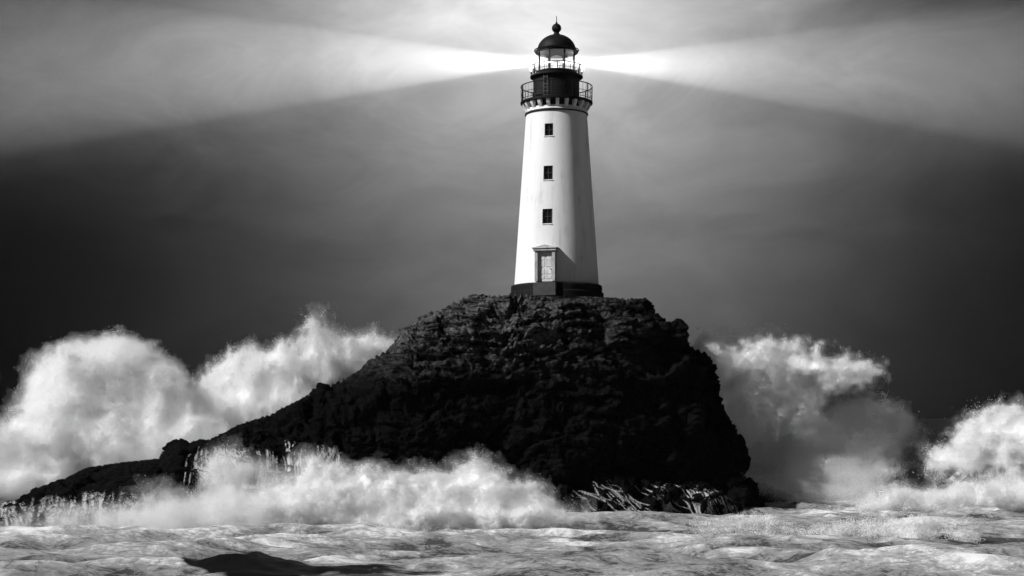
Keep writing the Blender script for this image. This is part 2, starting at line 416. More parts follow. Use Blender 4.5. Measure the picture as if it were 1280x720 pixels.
bm = bmesh.new(); tube(bm, [(0, 0, BZ+.4), (0, 0, BZ+.9), (0, 0, zz(20))], .028); done('lightning_rod', bm, BLACK, dome)
bm = bmesh.new(); ring(bm, 1.72, L1+.22, .05, 48); done('gutter', bm, BLACK, dome)

# ------------------------------------------------------------------ rock
ridge = np.array([(-70, 655), (-30, 640), (0, 628), (25, 622), (45, 610), (80, 597), (110, 584), (150, 578), (198, 573), (207, 561), (222, 552), (236, 554), (250, 549), (262, 550), (285, 539), (305, 529), (340, 518), (360, 508), (382, 497), (396, 491), (401, 482), (408, 486), (416, 481),
 (440, 471), (455, 462), (470, 449), (490, 435), (498, 424), (515, 406), (530, 401), (545, 391), (560, 388), (577, 379), (590, 377), (600, 369), (620, 370), (640, 369), (696, 370), (752, 371), (775, 372), (790, 374), (798, 373), (811, 375), (814, 388), (823, 393), (830, 400), (838, 407),
 (844, 402), (854, 404), (860, 414), (861, 430), (871, 437), (880, 442), (881, 460), (883, 485), (893, 499), (903, 512), (908, 522), (918, 533), (928, 545), (934, 560), (934, 574), (924, 582), (932, 592), (945, 602), (957, 604), (968, 609), (985, 616)], float)
cum = np.concatenate([[0], np.cumsum(np.hypot(*np.diff(ridge, axis=0).T))])
NU = 1000; su = np.linspace(0, cum[-1], NU)
rpx = np.interp(su, cum, ridge[:, 0]); rpy = np.interp(su, cum, ridge[:, 1])
key = np.linspace(0, 1, len(cum))
def byk(v): # interpolate values given at ridge pixel x (monotone enough)
    xs, ys = zip(*v); return np.interp(rpx, xs, ys)
Yr = byk([(-70, 100), (0, 101), (250, 107), (450, 114), (600, 120), (860, 121), (935, 122), (985, 121)])
Fpx = byk([(-70, -60), (0, 0), (170, 172), (260, 262), (450, 440), (600, 585), (750, 722), (850, 815), (885, 862), (935, 912), (985, 1000)])
Yf = byk([(-70, 94), (0, 94.3), (170, 94.8), (260, 99), (450, 101.5), (600, 104), (750, 107), (850, 110), (900, 112), (935, 114), (985, 117)])
pl = byk([(-70, 0), (480, .02), (600, .2), (640, .27), (760, .27), (800, .2), (840, .1), (985, 0)])
pw = byk([(-70, 2.4), (200, 2.2), (350, 2.2), (500, 2.3), (700, 2.6), (800, 2.6), (985, 1.5)])
NV = 330; NBK = 55
tf = np.linspace(0, 1, NV); tpar = tf
Xr = (rpx-640)/F*Yr; Zr = CAMZ+(HOR-rpy)/F*Yr
Xf = (Fpx-640)/F*Yf; Zf = np.full(NU, -1.4)
for it in range(4):
    f = np.clip((tf[None]-pl[:, None])/(1-pl[:, None]), 0, 1)**pw[:, None]
    th = tf[None]*math.pi/2; tq = np.sin(th)**.95; f = np.clip((tq-pl[:, None])/(1-pl[:, None]), 0, 1)
    f = 1-(1-f**pw[:, None])**(1/1.35)
    PX = Xr[:, None]+(Xf-Xr)[:, None]*tq; PY = Yr[:, None]+(Yf-Yr)[:, None]*tq; PZ = Zr[:, None]+(Zf-Zr)[:, None]*f
    top = ((PZ-CAMZ)/PY*F).max(1); Zr += ((HOR-rpy)-top)/F*Yr*.9
wsh = byk([(-70, 0), (560, 0), (690, 1), (930, 1), (960, .4), (985, .2)])
fl_ = np.clip((2.4-PZ)/2.4, 0, 1.3)**.9*wsh[:, None]; PY = PY-3.0*fl_; PX = PX+.4*fl_
tb = np.linspace(1, 0, NBK, endpoint=False)
dirb = byk([(-70, 0), (800, 0), (985, 3)])
BX = Xr[:, None]-dirb[:, None]*tb*0; BY = Yr[:, None]+11*tb; BZg = Zr[:, None]+(-1.5-Zr)[:, None]*tb**1.8
GX = np.concatenate([BX, PX], 1); GY = np.concatenate([BY, PY], 1); GZ = np.concatenate([BZg, PZ], 1)
G = np.stack([GX, GY, GZ], -1); NVT = G.shape[1]
def normals(G):
    du = np.gradient(G, axis=0); dv_ = np.gradient(G, axis=1)
    n = np.cross(du, dv_); n /= np.linalg.norm(n, axis=-1, keepdims=True)+1e-9; return n
Nn = normals(G)
# smoothed outward normal
if Nn[NU//2, NVT-50, 1] > 0: Nn = -Nn
P = G.reshape(-1, 3); Nv = Nn.reshape(-1, 3)
Pw = P+np.stack([fbm(P*.5, 2, 5), fbm(P*.5, 2, 6), fbm(P*.5, 2, 7)], 1)*.5
d1 = facets(Pw*np.array([1, 1, 1.2]), 3.2, 3)*1.0
d2 = facets(Pw*np.array([.75, .75, 1.5])+40, 1.2, 9)*.36
d3 = facets(P*np.array([.9, .9, 1.4])+80, .5, 15)*.22
rg = np.zeros(len(P)); am = .5; Qr = P*np.array([.7, .7, 1.2])
for k in range(5): rg += am*(.5-np.abs(vnoise(Qr, 60+k))); am *= .55; Qr = Qr*2.1+5.2
d4 = fbm(P*.2, 3, 31)*1.5+rg*.55
d3 = d3+(np.abs(fbm(P*np.array([1.6, 1.6, 3.0]), 4, 66, .65))-.2)*-.45
dist = np.hypot(P[:, 0]-TX, P[:, 1]-TY)
att = np.clip((dist-3.9)/3.0, 0, 1)*np.clip((P[:, 2]+3.5)/3.5, .4, 1)
att = np.where(P[:, 2] < 12, np.maximum(att, .9), att)
# quieter where the ridge line is drawn by the photo: large facets mostly act on the face
tix = np.tile(np.arange(NVT), NU); dr = np.abs(tix-NBK)/NV
big = np.clip(.18+.3*np.repeat(np.clip((rpx-815)/30, 0, 1)*np.clip((945-rpx)/20, 0, 1), NVT)+dr*3.0, 0, 1)
disp = (d1*big+d4*np.maximum(big, .3)+d2*(.4+.6*big)+d3*(.6+.4*big))*np.where(P[:, 2] > 11, np.maximum(att, .06), att)
disp = disp*np.repeat(byk([(-70, .45), (150, .5), (260, .8), (330, 1), (985, 1)]), NVT)
P2 = P+Nv*disp[:, None]
# ledges: horizontal steps on the upper left face
zl = P2[:, 2]*1.05+fbm(P2*np.array([.16, .16, .3]), 3, 51)*2.2+P2[:, 0]*.06; fr = zl-np.floor(zl)
st = .75*(np.where(fr < .8, .5-fr/.8*.75, (fr-.8)/.2*.75-.25))*(.35+.65*np.clip(.5+fbm(P2*.3, 2, 53)*1.5, 0, 1))*np.clip((P2[:, 2]-6)/5, 0, 1)*big*np.maximum(att, .05)
nh = Nv*np.array([1, 1, .2])
P2 = P2+nh*st[:, None]*1.1
RG = P2.reshape(NU, NVT, 3)
# keep the outline where the photo has it
for it in range(5):
    ang_ = ((RG[:, :, 2]-CAMZ)/RG[:, :, 1]*F).max(1)
    err = (HOR-rpy)-ang_
    k_ = np.ones(7)/7; errs = np.convolve(np.pad(err, 3, 'edge'), k_, 'valid')
    wgt = np.clip((RG[:, :, 2]+1)/(np.maximum(Zr, 1)[:, None]+1), 0, 1)
    RG[:, :, 2] += .8*(errs*Yr/F)[:, None]*wgt
idx = np.arange(NU*NVT).reshape(NU, NVT)
Q = np.stack([idx[:-1, :-1], idx[:-1, 1:], idx[1:, 1:], idx[1:, :-1]], -1).reshape(-1, 4)
me = from_np('rock_island', RG.reshape(-1, 3), Q, 4)
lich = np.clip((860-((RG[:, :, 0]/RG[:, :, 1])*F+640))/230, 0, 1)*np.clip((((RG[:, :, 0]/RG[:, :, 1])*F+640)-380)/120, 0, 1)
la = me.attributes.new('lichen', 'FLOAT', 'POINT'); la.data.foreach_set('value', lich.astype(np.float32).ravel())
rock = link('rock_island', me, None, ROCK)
if me.polygons[len(me.polygons)//2+NVT//2].normal.y > 0: me.flip_normals()
tag(rock, 'dark jagged rock island sloping down to the left with a steep right cliff', 'rock', kind='structure')
RN = normals(RG)
if RN[NU//2, NVT-50, 1] > 0: RN = -RN

# ------------------------------------------------------------------ loose boulders
def boulder(px, py, Y, s, seed, label, grp='loose boulders along the top of the rock'):
    bm = bmesh.new(); bmesh.ops.create_icosphere(bm, subdivisions=5, radius=1)
    V = np.array([v.co[:] for v in bm.verts])
    r = 1+facets(V*1.0+seed*7, .8, seed)*.45+facets(V+seed*3, .3, seed+4)*.12
    V = V*r[:, None]*np.array(s)
    for v, c in zip(bm.verts, V): v.co = c
    me = bpy.data.meshes.new('boulder'); bm.to_mesh(me); bm.free()
    o = link('boulder', me, None, ROCK, tuple(W(px, py, Y))); tag(o, label, 'boulder', grp); return o
boulder(402, 492, 111.5, (.55, .5, .75), 3, 'pointed boulder standing proud on the left ridge where spray rises behind')
boulder(603, 375, 118.8, (.6, .6, .4), 5, 'low boulder at the left end of the flat rock top')
boulder(848, 411, 120.5, (.7, .6, .65), 8, 'rounded boulder on the right shoulder of the rock, above the cliff')
boulder(221, 561, 106, (.9, .6, .55), 12, 'dark boulder on the low left slope, beside the water cascade')
boulder(803, 380, 119.5, (.6, .6, .42), 15, 'blocky boulder at the right edge of the flat rock top')

# ------------------------------------------------------------------ sea
def sstep(a, b, x): t = np.clip((x-a)/(b-a), 0, 1); return t*t*(3-2*t)
ys = np.concatenate([np.linspace(52, 150, 640), 150*np.exp(np.linspace(0.004, math.log(9000/150), 240))])
NXS = 760; xs = np.linspace(-.52, .52, NXS)
SX = ys[:, None]*xs[None]; SY = np.repeat(ys[:, None], NXS, 1)
Ps = np.stack([SX.ravel(), SY.ravel(), np.zeros(SX.size)], 1)
x, y = Ps[:, 0], Ps[:, 1]
w1 = fbm(Ps*.03, 2, 71)*6
near = 1-sstep(150, 400, y)
h = .30*np.sin(y*.42+w1+x*.04)+.14*np.sin(y*.95+w1*1.7-x*.09)
h = h*near+near*(fbm(Ps*np.array([.10, .38, 1]), 3, 72)*.6+(1-2.2*np.abs(fbm(Ps*np.array([.16, .5, 1]), 3, 74, .42)))*.36-.12+fbm(Ps*np.array([.8, 1.6, 1]), 3, 76)*.05)
crest = np.clip((h-.15)/.55, -1, 1)
h += (1-near)*0
pxs = x/y*F+640
# dark swell in the foreground
sw = sstep(190, 305, pxs)*(1-.62*sstep(315, 420, pxs))*(1-sstep(540, 620, pxs))
yc = 69.6+np.sin(pxs*.012)*.3
swz = sw*np.exp(-((y-yc)/2.2)**2); h *= 1-.7*np.exp(-((y-yc)/3.5)**2)*np.clip(sw*2, 0, 1)
h += swz*(.55+.4*fbm(Ps*np.array([.6, 1, 1]), 4, 91))
# small curling wave at the right
cw = np.exp(-((pxs-1180)/26)**2)*np.exp(-((y-87)/1.3)**2); h += cw*.8
ln = sstep(880, 930, pxs)*(1-sstep(1180, 1280, pxs))*np.exp(-((y-(91.5-(pxs-1000)*.006))/.8)**2); h += ln*.35
sw2 = sstep(560, 640, pxs)*(1-sstep(1350, 1420, pxs))*np.exp(-((y-72.5-(pxs-900)*.004)/1.8)**2); h += sw2*.2
foam = 1-sstep(117, 150, y)
foam = np.maximum(foam, sstep(870, 930, pxs)*(1-sstep(1090, 1200, pxs))*(1-sstep(150, 330, y))*.6)
foam = foam*.98-.58*sstep(.06, .8, swz+.6*np.sqrt(np.clip(swz, 0, 1))*fbm(Ps*np.array([.5, .9, 1]), 4, 97)+.25*sw*(y < yc))
foam = np.where(foam < 0, 0, foam)
foam -= .5*cw*(y < 86.6); foam += .12*ln
foam += .06*fbm(Ps*.12, 2, 95)
far = sstep(140, 260, y); foam = foam*(1-far)+far*(.0)
Ps[:, 2] = h
idx = np.arange(Ps.shape[0]).reshape(len(ys), NXS)
Q = np.stack([idx[:-1, :-1], idx[:-1, 1:], idx[1:, 1:], idx[1:, :-1]], -1).reshape(-1, 4)
me = from_np('water', Ps, Q, 4)
fc = me.attributes.new('crest', 'FLOAT', 'POINT'); fc.data.foreach_set('value', crest.astype(np.float32))
fa = me.attributes.new('foam', 'FLOAT', 'POINT'); fa.data.foreach_set('value', foam.astype(np.float32))
for p in (me,): me.polygons.foreach_set('use_smooth', np.ones(len(me.polygons), dtype=bool))
sea = link('water', me, None, SEA); tag(sea, 'rough sea covered with foam near the rock and dark farther out', 'sea', kind='structure')

# ------------------------------------------------------------------ spray: clouds of small flecks of foam
def flakes(P, Nr, S, rng):
    n = len(P)
    N = Nr/(np.linalg.norm(Nr, axis=1, keepdims=True)+1e-9)
    R = rng.normal(size=(n, 3)); U = np.cross(N, R); U /= np.linalg.norm(U, axis=1, keepdims=True)+1e-9
    Vv = np.cross(N, U)
    out = np.empty((n, 3, 3))
    for k in range(3):
        a = 2*math.pi*k/3
        out[:, k] = P+S[:, None]*(math.cos(a)*U+math.sin(a)*Vv)
    return out.reshape(-1, 3)
def surface_nets(D, iso, lo, vox):
    B = D > iso; nx, ny, nz = D.shape
    def cub(A): return [A[dx:nx-1+dx, dy:ny-1+dy, dz:nz-1+dz] for dx in (0, 1) for dy in (0, 1) for dz in (0, 1)]
    cb = cub(B); cnt = sum(c.astype(int) for c in cb); act = (cnt > 0) & (cnt < 8)
    vid = -np.ones(act.shape, dtype=np.int64); vid[act] = np.arange(act.sum())
    cd = [c[act] for c in cub(D)]; offs = [(dx, dy, dz) for dx in (0, 1) for dy in (0, 1) for dz in (0, 1)]
    acc = np.zeros((act.sum(), 3)); num = np.zeros(act.sum())
    for a in range(8):
        for b in range(a+1, 8):
            da = np.array(offs[a]); db = np.array(offs[b])
            if np.abs(da-db).sum() != 1: continue
            va, vb = cd[a], cd[b]; m = (va > iso) != (vb > iso)
            t = np.where(m, (iso-va)/np.where(np.abs(vb-va) < 1e-9, 1, vb-va), 0)[:, None]
            acc += np.where(m[:, None], da+(db-da)*t, 0); num += m
    V = (np.argwhere(act)+acc/num[:, None]+.5)*vox+lo
    Fs = []
    for ax in range(3):
        o1, o2 = [k for k in range(3) if k != ax]
        A_ = np.take(B, range(0, D.shape[ax]-1), ax); C_ = np.take(B, range(1, D.shape[ax]), ax)
        e = np.argwhere(A_ != C_); ok = (e[:, o1] > 0) & (e[:, o2] > 0) & (e[:, o1] < D.shape[o1]-1) & (e[:, o2] < D.shape[o2]-1); e = e[ok]
        s_ = A_[tuple(e.T)]
        q = []
        for (a, b) in ((-1, -1), (0, -1), (0, 0), (-1, 0)):
            c = e.copy(); c[:, o1] += a; c[:, o2] += b; q.append(vid[tuple(c.T)])
        q = np.stack(q, 1); flip = s_ if ax != 1 else ~s_
        q[~flip] = q[~flip][:, ::-1]; Fs.append(q)
    return V, np.concatenate(Fs)
def mist_mat(dens):
    m, nt, out = M('fine_spray_mist'); pv = nd(nt, 'ShaderNodeVolumeScatter'); pv.inputs['Density'].default_value = dens; pv.inputs['Color'].default_value = g(.99)
    nt.links.new(pv.outputs[0], out.inputs['Volume']); return m
MISTS = [mist_mat(.34), mist_mat(.15), mist_mat(.07)]
def mat_core():
    m, nt, out = M('dense_white_foam'); d = nd(nt, 'ShaderNodeBsdfDiffuse'); d.inputs['Color'].default_value = g(.93)
    v = coords(nt); nt.links.new(bump(nt, noise(nt, v, 2.2, 6, .6, .5), .35, .15), d.inputs['Normal'])
    nt.links.new(d.outputs[0], out.inputs[0]); return m
CORE = mat_core()
def spray(name, label, cat, seed, blobs, n, size=.03, vox=.15, soft=.7, bill=.55, bf=.42, fine=.25, mist=.05, grp=None, nrand=.22, core=.62, mists=(.05, -.3, -.7), fl=1.0, fill=.12, stretch=(1, 1, 1), mat=None):
    """blobs: (px, py, Y, rx_px, ry_px, depth_m, weight in metres of extra reach)"""
    rng = np.random.default_rng(seed)
    Cs = np.array([W(b[0], b[1], b[2]) for b in blobs]); Rs = np.array([(b[3]/F*b[2], b[5], b[4]/F*b[2]) for b in blobs]); Ws = np.array([b[6]-1 for b in blobs])
    lo = (Cs-Rs).min(0)-2.2; hi = (Cs+Rs).max(0)+2.2; lo[2] = max(lo[2], -.4)
    nn = np.maximum(((hi-lo)/vox).astype(int), 4)
    ax = [lo[k]+(np.arange(nn[k])+.5)*vox for k in range(3)]
    Gd = np.stack(np.meshgrid(*ax, indexing='ij'), -1).reshape(-1, 3)
    wq = Gd*.22; Gw = Gd+np.stack([fbm(wq, 2, seed+1), fbm(wq, 2, seed+2), fbm(wq, 2, seed+3)], 1)*.9
    acc = np.zeros(len(Gd)); kk = 2.2
    for c, r, ww in zip(Cs, Rs, Ws):
        k0 = np.sqrt((((Gw-c)/r)**2).sum(1)); k1 = np.sqrt((((Gw-c)/r**2)**2).sum(1))+1e-6; q = np.where(k0 > .35, k0*(1-k0)/k1, r.min()*.65); acc += np.exp(kk*np.clip(np.minimum(q, min(r[0], r[2])*.8)+ww+.1, -4, 4))
    D0 = np.log(acc+1e-9)/kk
    near = D0 > -2.0
    Gn = Gd[near]*np.array(stretch); D = np.full(len(Gd), -3.0); d = D0[near]
    b1 = 1-2.4*np.abs(fbm(Gn*bf, 2, seed+11)); b2 = 1-2.4*np.abs(fbm(Gn*bf*2.3, 2, seed+12)); f3 = fbm(Gn*1.9, 4, seed+13, .6)
    D[near] = d+bill*(b1-.25)+bill*.45*(b2-.3)+fine*f3*2.6+fine*.9*(.45-np.abs(fbm(Gn*np.array([.9, .9, .55])+7, 4, seed+15, .6)))
    D = D.reshape(nn); gr = np.stack(np.gradient(D), -1).reshape(-1, 3)
    def sm(a, b, x): t = np.clip((x-a)/(b-a), 0, 1); return t*t*(3-2*t)
    root = link(name, None); tag(root, label, cat, grp)
    Dp = D.copy(); Dp[[0, -1]] = -3; Dp[:, [0, -1]] = -3; Dp[:, :, [-1]] = -3; Dp[:, :, 0] = -3
    Dc = np.full(len(Gd), -3.0); Dc[near] = d+bill*.8*(b1-.25)+bill*.3*(b2-.3)+fine*f3*.6; Dc = Dc.reshape(nn); Dc[[0, -1]] = -3; Dc[:, [0, -1]] = -3; Dc[:, :, [0, -1]] = -3
    if core is not None and (Dc > soft*core+.1).any():
        V, Fq = surface_nets(Dc, soft*core+.1, lo, vox); me = from_np('foam_core', V, Fq, 4); me.polygons.foreach_set('use_smooth', np.ones(len(me.polygons), dtype=bool)); link('foam_core', me, root, CORE)
    for lv, mm in zip(mists, MISTS):
        if lv > 5: continue
        V, Fq = surface_nets(Dp, lv, lo, vox)
        if len(Fq): me = from_np('mist', V, Fq, 4); link('mist', me, root, mm)
    n = int(n*fl)
    Df = D.ravel(); wisp = np.zeros(len(Df)); 
    wisp[near] = np.clip(.5+1.3*fbm(Gn*np.array([.8, .8, .8]), 4, seed+21, .65), .03, 1.5)**2
    cz = soft*(core if core is not None else 1.2)
    w = sm(-.1, soft, Df)*np.exp(-np.clip(Df-cz-.15, 0, 9)/.12)*(.35+.65*wisp)+.5*mist*sm(-1.0, .1, Df)*wisp**1.5
    w = np.where(Df > -2, w, 0)
    i = rng.choice(len(w), n, p=w/w.sum())
    P = Gd[i]+rng.uniform(-.75, .75, (n, 3))*vox
    Nr = -gr[i]; Nr /= np.linalg.norm(Nr, axis=1, keepdims=True)+1e-6; Nr = Nr+rng.normal(size=(n, 3))*nrand
    S = size*rng.uniform(.5, 1.4, n)
    keep = P[:, 2] > -.25; P = P[keep]; Nr = Nr[keep]; S = S[keep]
    V = flakes(P, Nr, S, rng)
    me = from_np('foam_flecks', V, np.arange(len(V)).reshape(-1, 3), 3)
    link('foam_flecks', me, root, mat or SPRAY)
    return root
GR = 'bursts of spray around the rock'
spray('spray_burst', 'tallest white burst of spray rising behind the low left end of the rock', 'spray', 101,
      [(100, 500, 122, 50, 62, 2.6, 1), (160, 478, 122, 44, 48, 2.4, 1), (130, 462, 123, 45, 32, 2.2, .9), (200, 515, 122, 45, 48, 2.4, 1), (130, 560, 121, 110, 45, 2.4, 1), (45, 560, 121, 28, 48, 2.2, .8), (240, 540, 121, 50, 30, 2, .9), (48, 505, 122, 18, 45, 1.4, .75)],
      520000, grp=GR, mist=.10, soft=.9)
spray('spray_burst', 'ragged white burst of spray behind the middle of the left slope', 'spray', 202,
      [(305, 480, 124, 32, 34, 1.8, 1), (345, 478, 124, 40, 34, 2, 1), (402, 456, 125, 28, 30, 1.5, 1), (400, 425, 125, 8, 20, .8, .8), (440, 452, 126, 34, 20, 1.5, 1), (472, 442, 127, 20, 12, 1.1, .9), (330, 512, 123, 70, 28, 1.8, 1), (265, 510, 123, 26, 26, 1.7, .9)],
      380000, grp=GR, mist=.08, soft=.7, stretch=(1.2, 1.2, .75), fine=.35)
spray('spray_burst', 'faint low spray at the far left edge of the picture, beside the tallest burst', 'spray', 303,
      [(-5, 575, 118, 36, 34, 1.8, 1), (25, 597, 117, 55, 22, 1.8, 1), (-40, 585, 118, 40, 40, 2, 1)], 130000, grp=GR, mist=.2, soft=1.2, fill=.05)
spray('spray_burst', 'wind-torn spray with a pointed right tip against the right cliff', 'spray', 404,
      [(900, 470, 124, 24, 36, 1.4, 1), (950, 466, 125, 36, 32, 1.7, 1.1), (1003, 460, 125.5, 30, 24, 1.4, 1), (1045, 466, 126, 24, 12, 1, 1), (1072, 460, 126, 16, 5, .7, .9), (925, 515, 125, 40, 30, 1.7, .9), (985, 508, 125.5, 45, 26, 1.6, .9), (885, 442, 124, 14, 12, 1, .7)],
      330000, grp=GR, mist=.03, soft=.8, bill=.7, bf=.5, fine=.5, fill=.05)
spray('spray_burst', 'rounded grey hump of spray between the right cliff spray and the breaking wave', 'spray', 505,
      [(1082, 535, 130, 40, 26, 2, 1), (1112, 540, 130, 20, 20, 1.4, 1), (1060, 562, 129, 55, 24, 2.2, 1), (1005, 556, 129, 50, 28, 2, .9)], 200000, grp=GR, mist=.12, soft=1.0, fine=.4)
spray('spray_burst', 'thin grey mist drifting over the water to the right of the rock', 'spray', 515,
      [(960, 575, 127, 50, 22, 2.0, 1), (1040, 592, 124, 70, 15, 2.2, 1), (1000, 614, 120, 80, 9, 2, 1)], 120000, grp=GR, mist=.5, soft=1.8, core=None, fl=.3, mists=(9, .1, -.4))
BR = 'breakers in front of the rock'
spray('breaker', 'long bright white breaker rolling in front of the rock', 'wave', 606,
      [(360, 633, 97, 60, 17, 1.2, 1), (420, 618, 98, 38, 29, 1.2, 1), (480, 618, 98, 42, 32, 1.3, 1), (545, 627, 98.5, 36, 23, 1.2, 1), (600, 621, 99, 38, 34, 1.3, 1), (648, 638, 99.5, 32, 22, 1.1, 1), (682, 652, 99, 24, 9, .9, .9), (520, 650, 97, 170, 10, 1.1, 1), (402, 588, 99, 20, 9, .8, .8)],
      560000, grp=BR, size=.025, vox=.11, soft=.55, bill=.42, bf=.6, fine=.28, mist=.05)
spray('breaker', 'soft low white wash between the left cascades and the long breaker', 'wave', 707,
      [(245, 645, 95.5, 55, 12, 1.2, 1), (305, 638, 96.5, 55, 17, 1.3, 1), (215, 657, 94, 60, 7, 1, 1), (192, 648, 94, 10, 14, .7, .8), (120, 662, 93.6, 60, 4, .6, .7), (20, 664, 93.4, 60, 4, .6, .7), (284, 600, 99.6, 24, 22, .5, .8), (322, 606, 99.8, 24, 15, .5, .8), (292, 580, 100.4, 12, 15, .4, .7)], 220000, grp=BR, size=.025, vox=.12, soft=1.1, mist=.2, core=.8, fl=.4)

# ------------------------------------------------------------------ breaking wave at the right
def wave_sheet():
    n, m = 260, 110
    s = np.linspace(0, 1, n)
    px = 1110+s*275; Y = 121-s*7
    H = .25+sstep(.05, .66, s)*6.1-sstep(.8, 1, s)*.8
    t = np.linspace(0, 1, m)
    prof_y = np.interp(t, [0, .12, .35, .6, .75, .86, .94, 1], [-3.2, -2.2, -.9, -.2, -.45, -1.0, -.2, 5])
    prof_z = np.interp(t, [0, .12, .35, .6, .75, .86, .94, 1], [-.1, .04, .3, .72, .93, 1.0, .95, -.1])
    X = ((px-640)/F*Y)[:, None]+0*t; YY = Y[:, None]+prof_y[None]*(H[:, None]/5); Z = H[:, None]*prof_z[None]
    G = np.stack([X, YY, Z], -1); Pp = G.reshape(-1, 3)
    dd = fbm(Pp*np.array([1.2, .5, .35]), 5, 811)*.55+fbm(Pp*.4, 3, 812)*.6
    Nn = normals(G).reshape(-1, 3)
    G = (Pp+Nn*dd[:, None]).reshape(n, m, 3)
    idx = np.arange(n*m).reshape(n, m); Q = np.stack([idx[:-1, :-1], idx[1:, :-1], idx[1:, 1:], idx[:-1, 1:]], -1).reshape(-1, 4)
    me = from_np('wave_face', G.reshape(-1, 3), Q, 4)
    uv = me.uv_layers.new(name='UVMap'); li = np.empty(len(me.loops), dtype=np.int32); me.loops.foreach_get('vertex_index', li)
    UV = np.stack([np.repeat(s, m), np.tile(t, n)], 1)[li]; uv.data.foreach_set('uv', UV.astype(np.float32).ravel())
    me.polygons.foreach_set('use_smooth', np.ones(len(me.polygons), dtype=bool))
    return me, G
me, WG = wave_sheet()
WFM = me
bw = spray('breaking_wave', 'steep breaking wave with streaked face and foaming crest at the right edge of the picture', 'wave', 808, [(1258, 537, 116.2, 34, 20, 1.2, 1), (1228, 556, 116.6, 28, 18, 1.1, 1), (1305, 540, 115.5, 32, 24, 1.2, 1), (1275, 575, 113.6, 8, 22, .5, .8), (1190, 576, 119.5, 26, 9, 1, .9)], 200000, mist=.12, soft=.6, fine=.4)
link('wave_face', WFM, bw, FACE)
spray('wave_wash', 'bright wash of foam along the foot of the breaking wave at the right', 'wave', 809, [(1150, 630, 112, 60, 10, 1, 1), (1240, 628, 111, 60, 12, 1, 1), (1320, 620, 110, 50, 20, 1, 1)], 200000, mist=.2, soft=.9, grp=None)
spray('foam_curl', 'small curling wavelet with a dark hollow in the foam at lower right', 'wave', 910,
      [(1178, 663, 88, 28, 4, .5, 1), (1140, 664, 88.5, 30, 3, .5, 1), (1218, 678, 86.3, 14, 6, .5, 1), (1154, 676, 86.0, 8, 12, .5, 1), (1184, 694, 85.2, 22, 4, .5, 1)], 70000, size=.02, vox=.06, soft=.2, bill=.1, bf=1.6, fine=.1, mist=.0, fl=1, core=None, mists=(), grp='foam lines on the near water')
spray('foam_line', 'thin broken line of foam left of the small curling wavelet', 'wave', 911,
      [(900, 662, 91.5, 30, 4, .5, 1), (960, 664, 91.2, 40, 4, .5, 1), (1030, 667, 90.8, 40, 5, .5, 1), (1090, 667, 90.5, 35, 4, .5, 1)], 60000, size=.02, vox=.07, soft=.2, bill=.1, bf=1.6, fine=.12, mist=.0, fl=1, core=None, mists=(), grp='foam lines on the near water')

# ------------------------------------------------------------------ white water running down the rock
def blur(A, k, ax):
    P_ = np.pad(A, [(k, k) if i == ax else (0, 0) for i in range(3)], 'edge'); c = np.cumsum(P_, axis=ax)
    c = np.concatenate([np.zeros_like(np.take(c, [0], ax)), c], ax); n = A.shape[ax]
    return (np.take(c, range(2*k+1, 2*k+1+n), ax)-np.take(c, range(0, n), ax))/(2*k+1)
SG = blur(blur(blur(blur(RG, 12, 0), 9, 1), 9, 0), 6, 1); SN = normals(SG)
if SN[NU//2, NVT-50, 1] > 0: SN = -SN
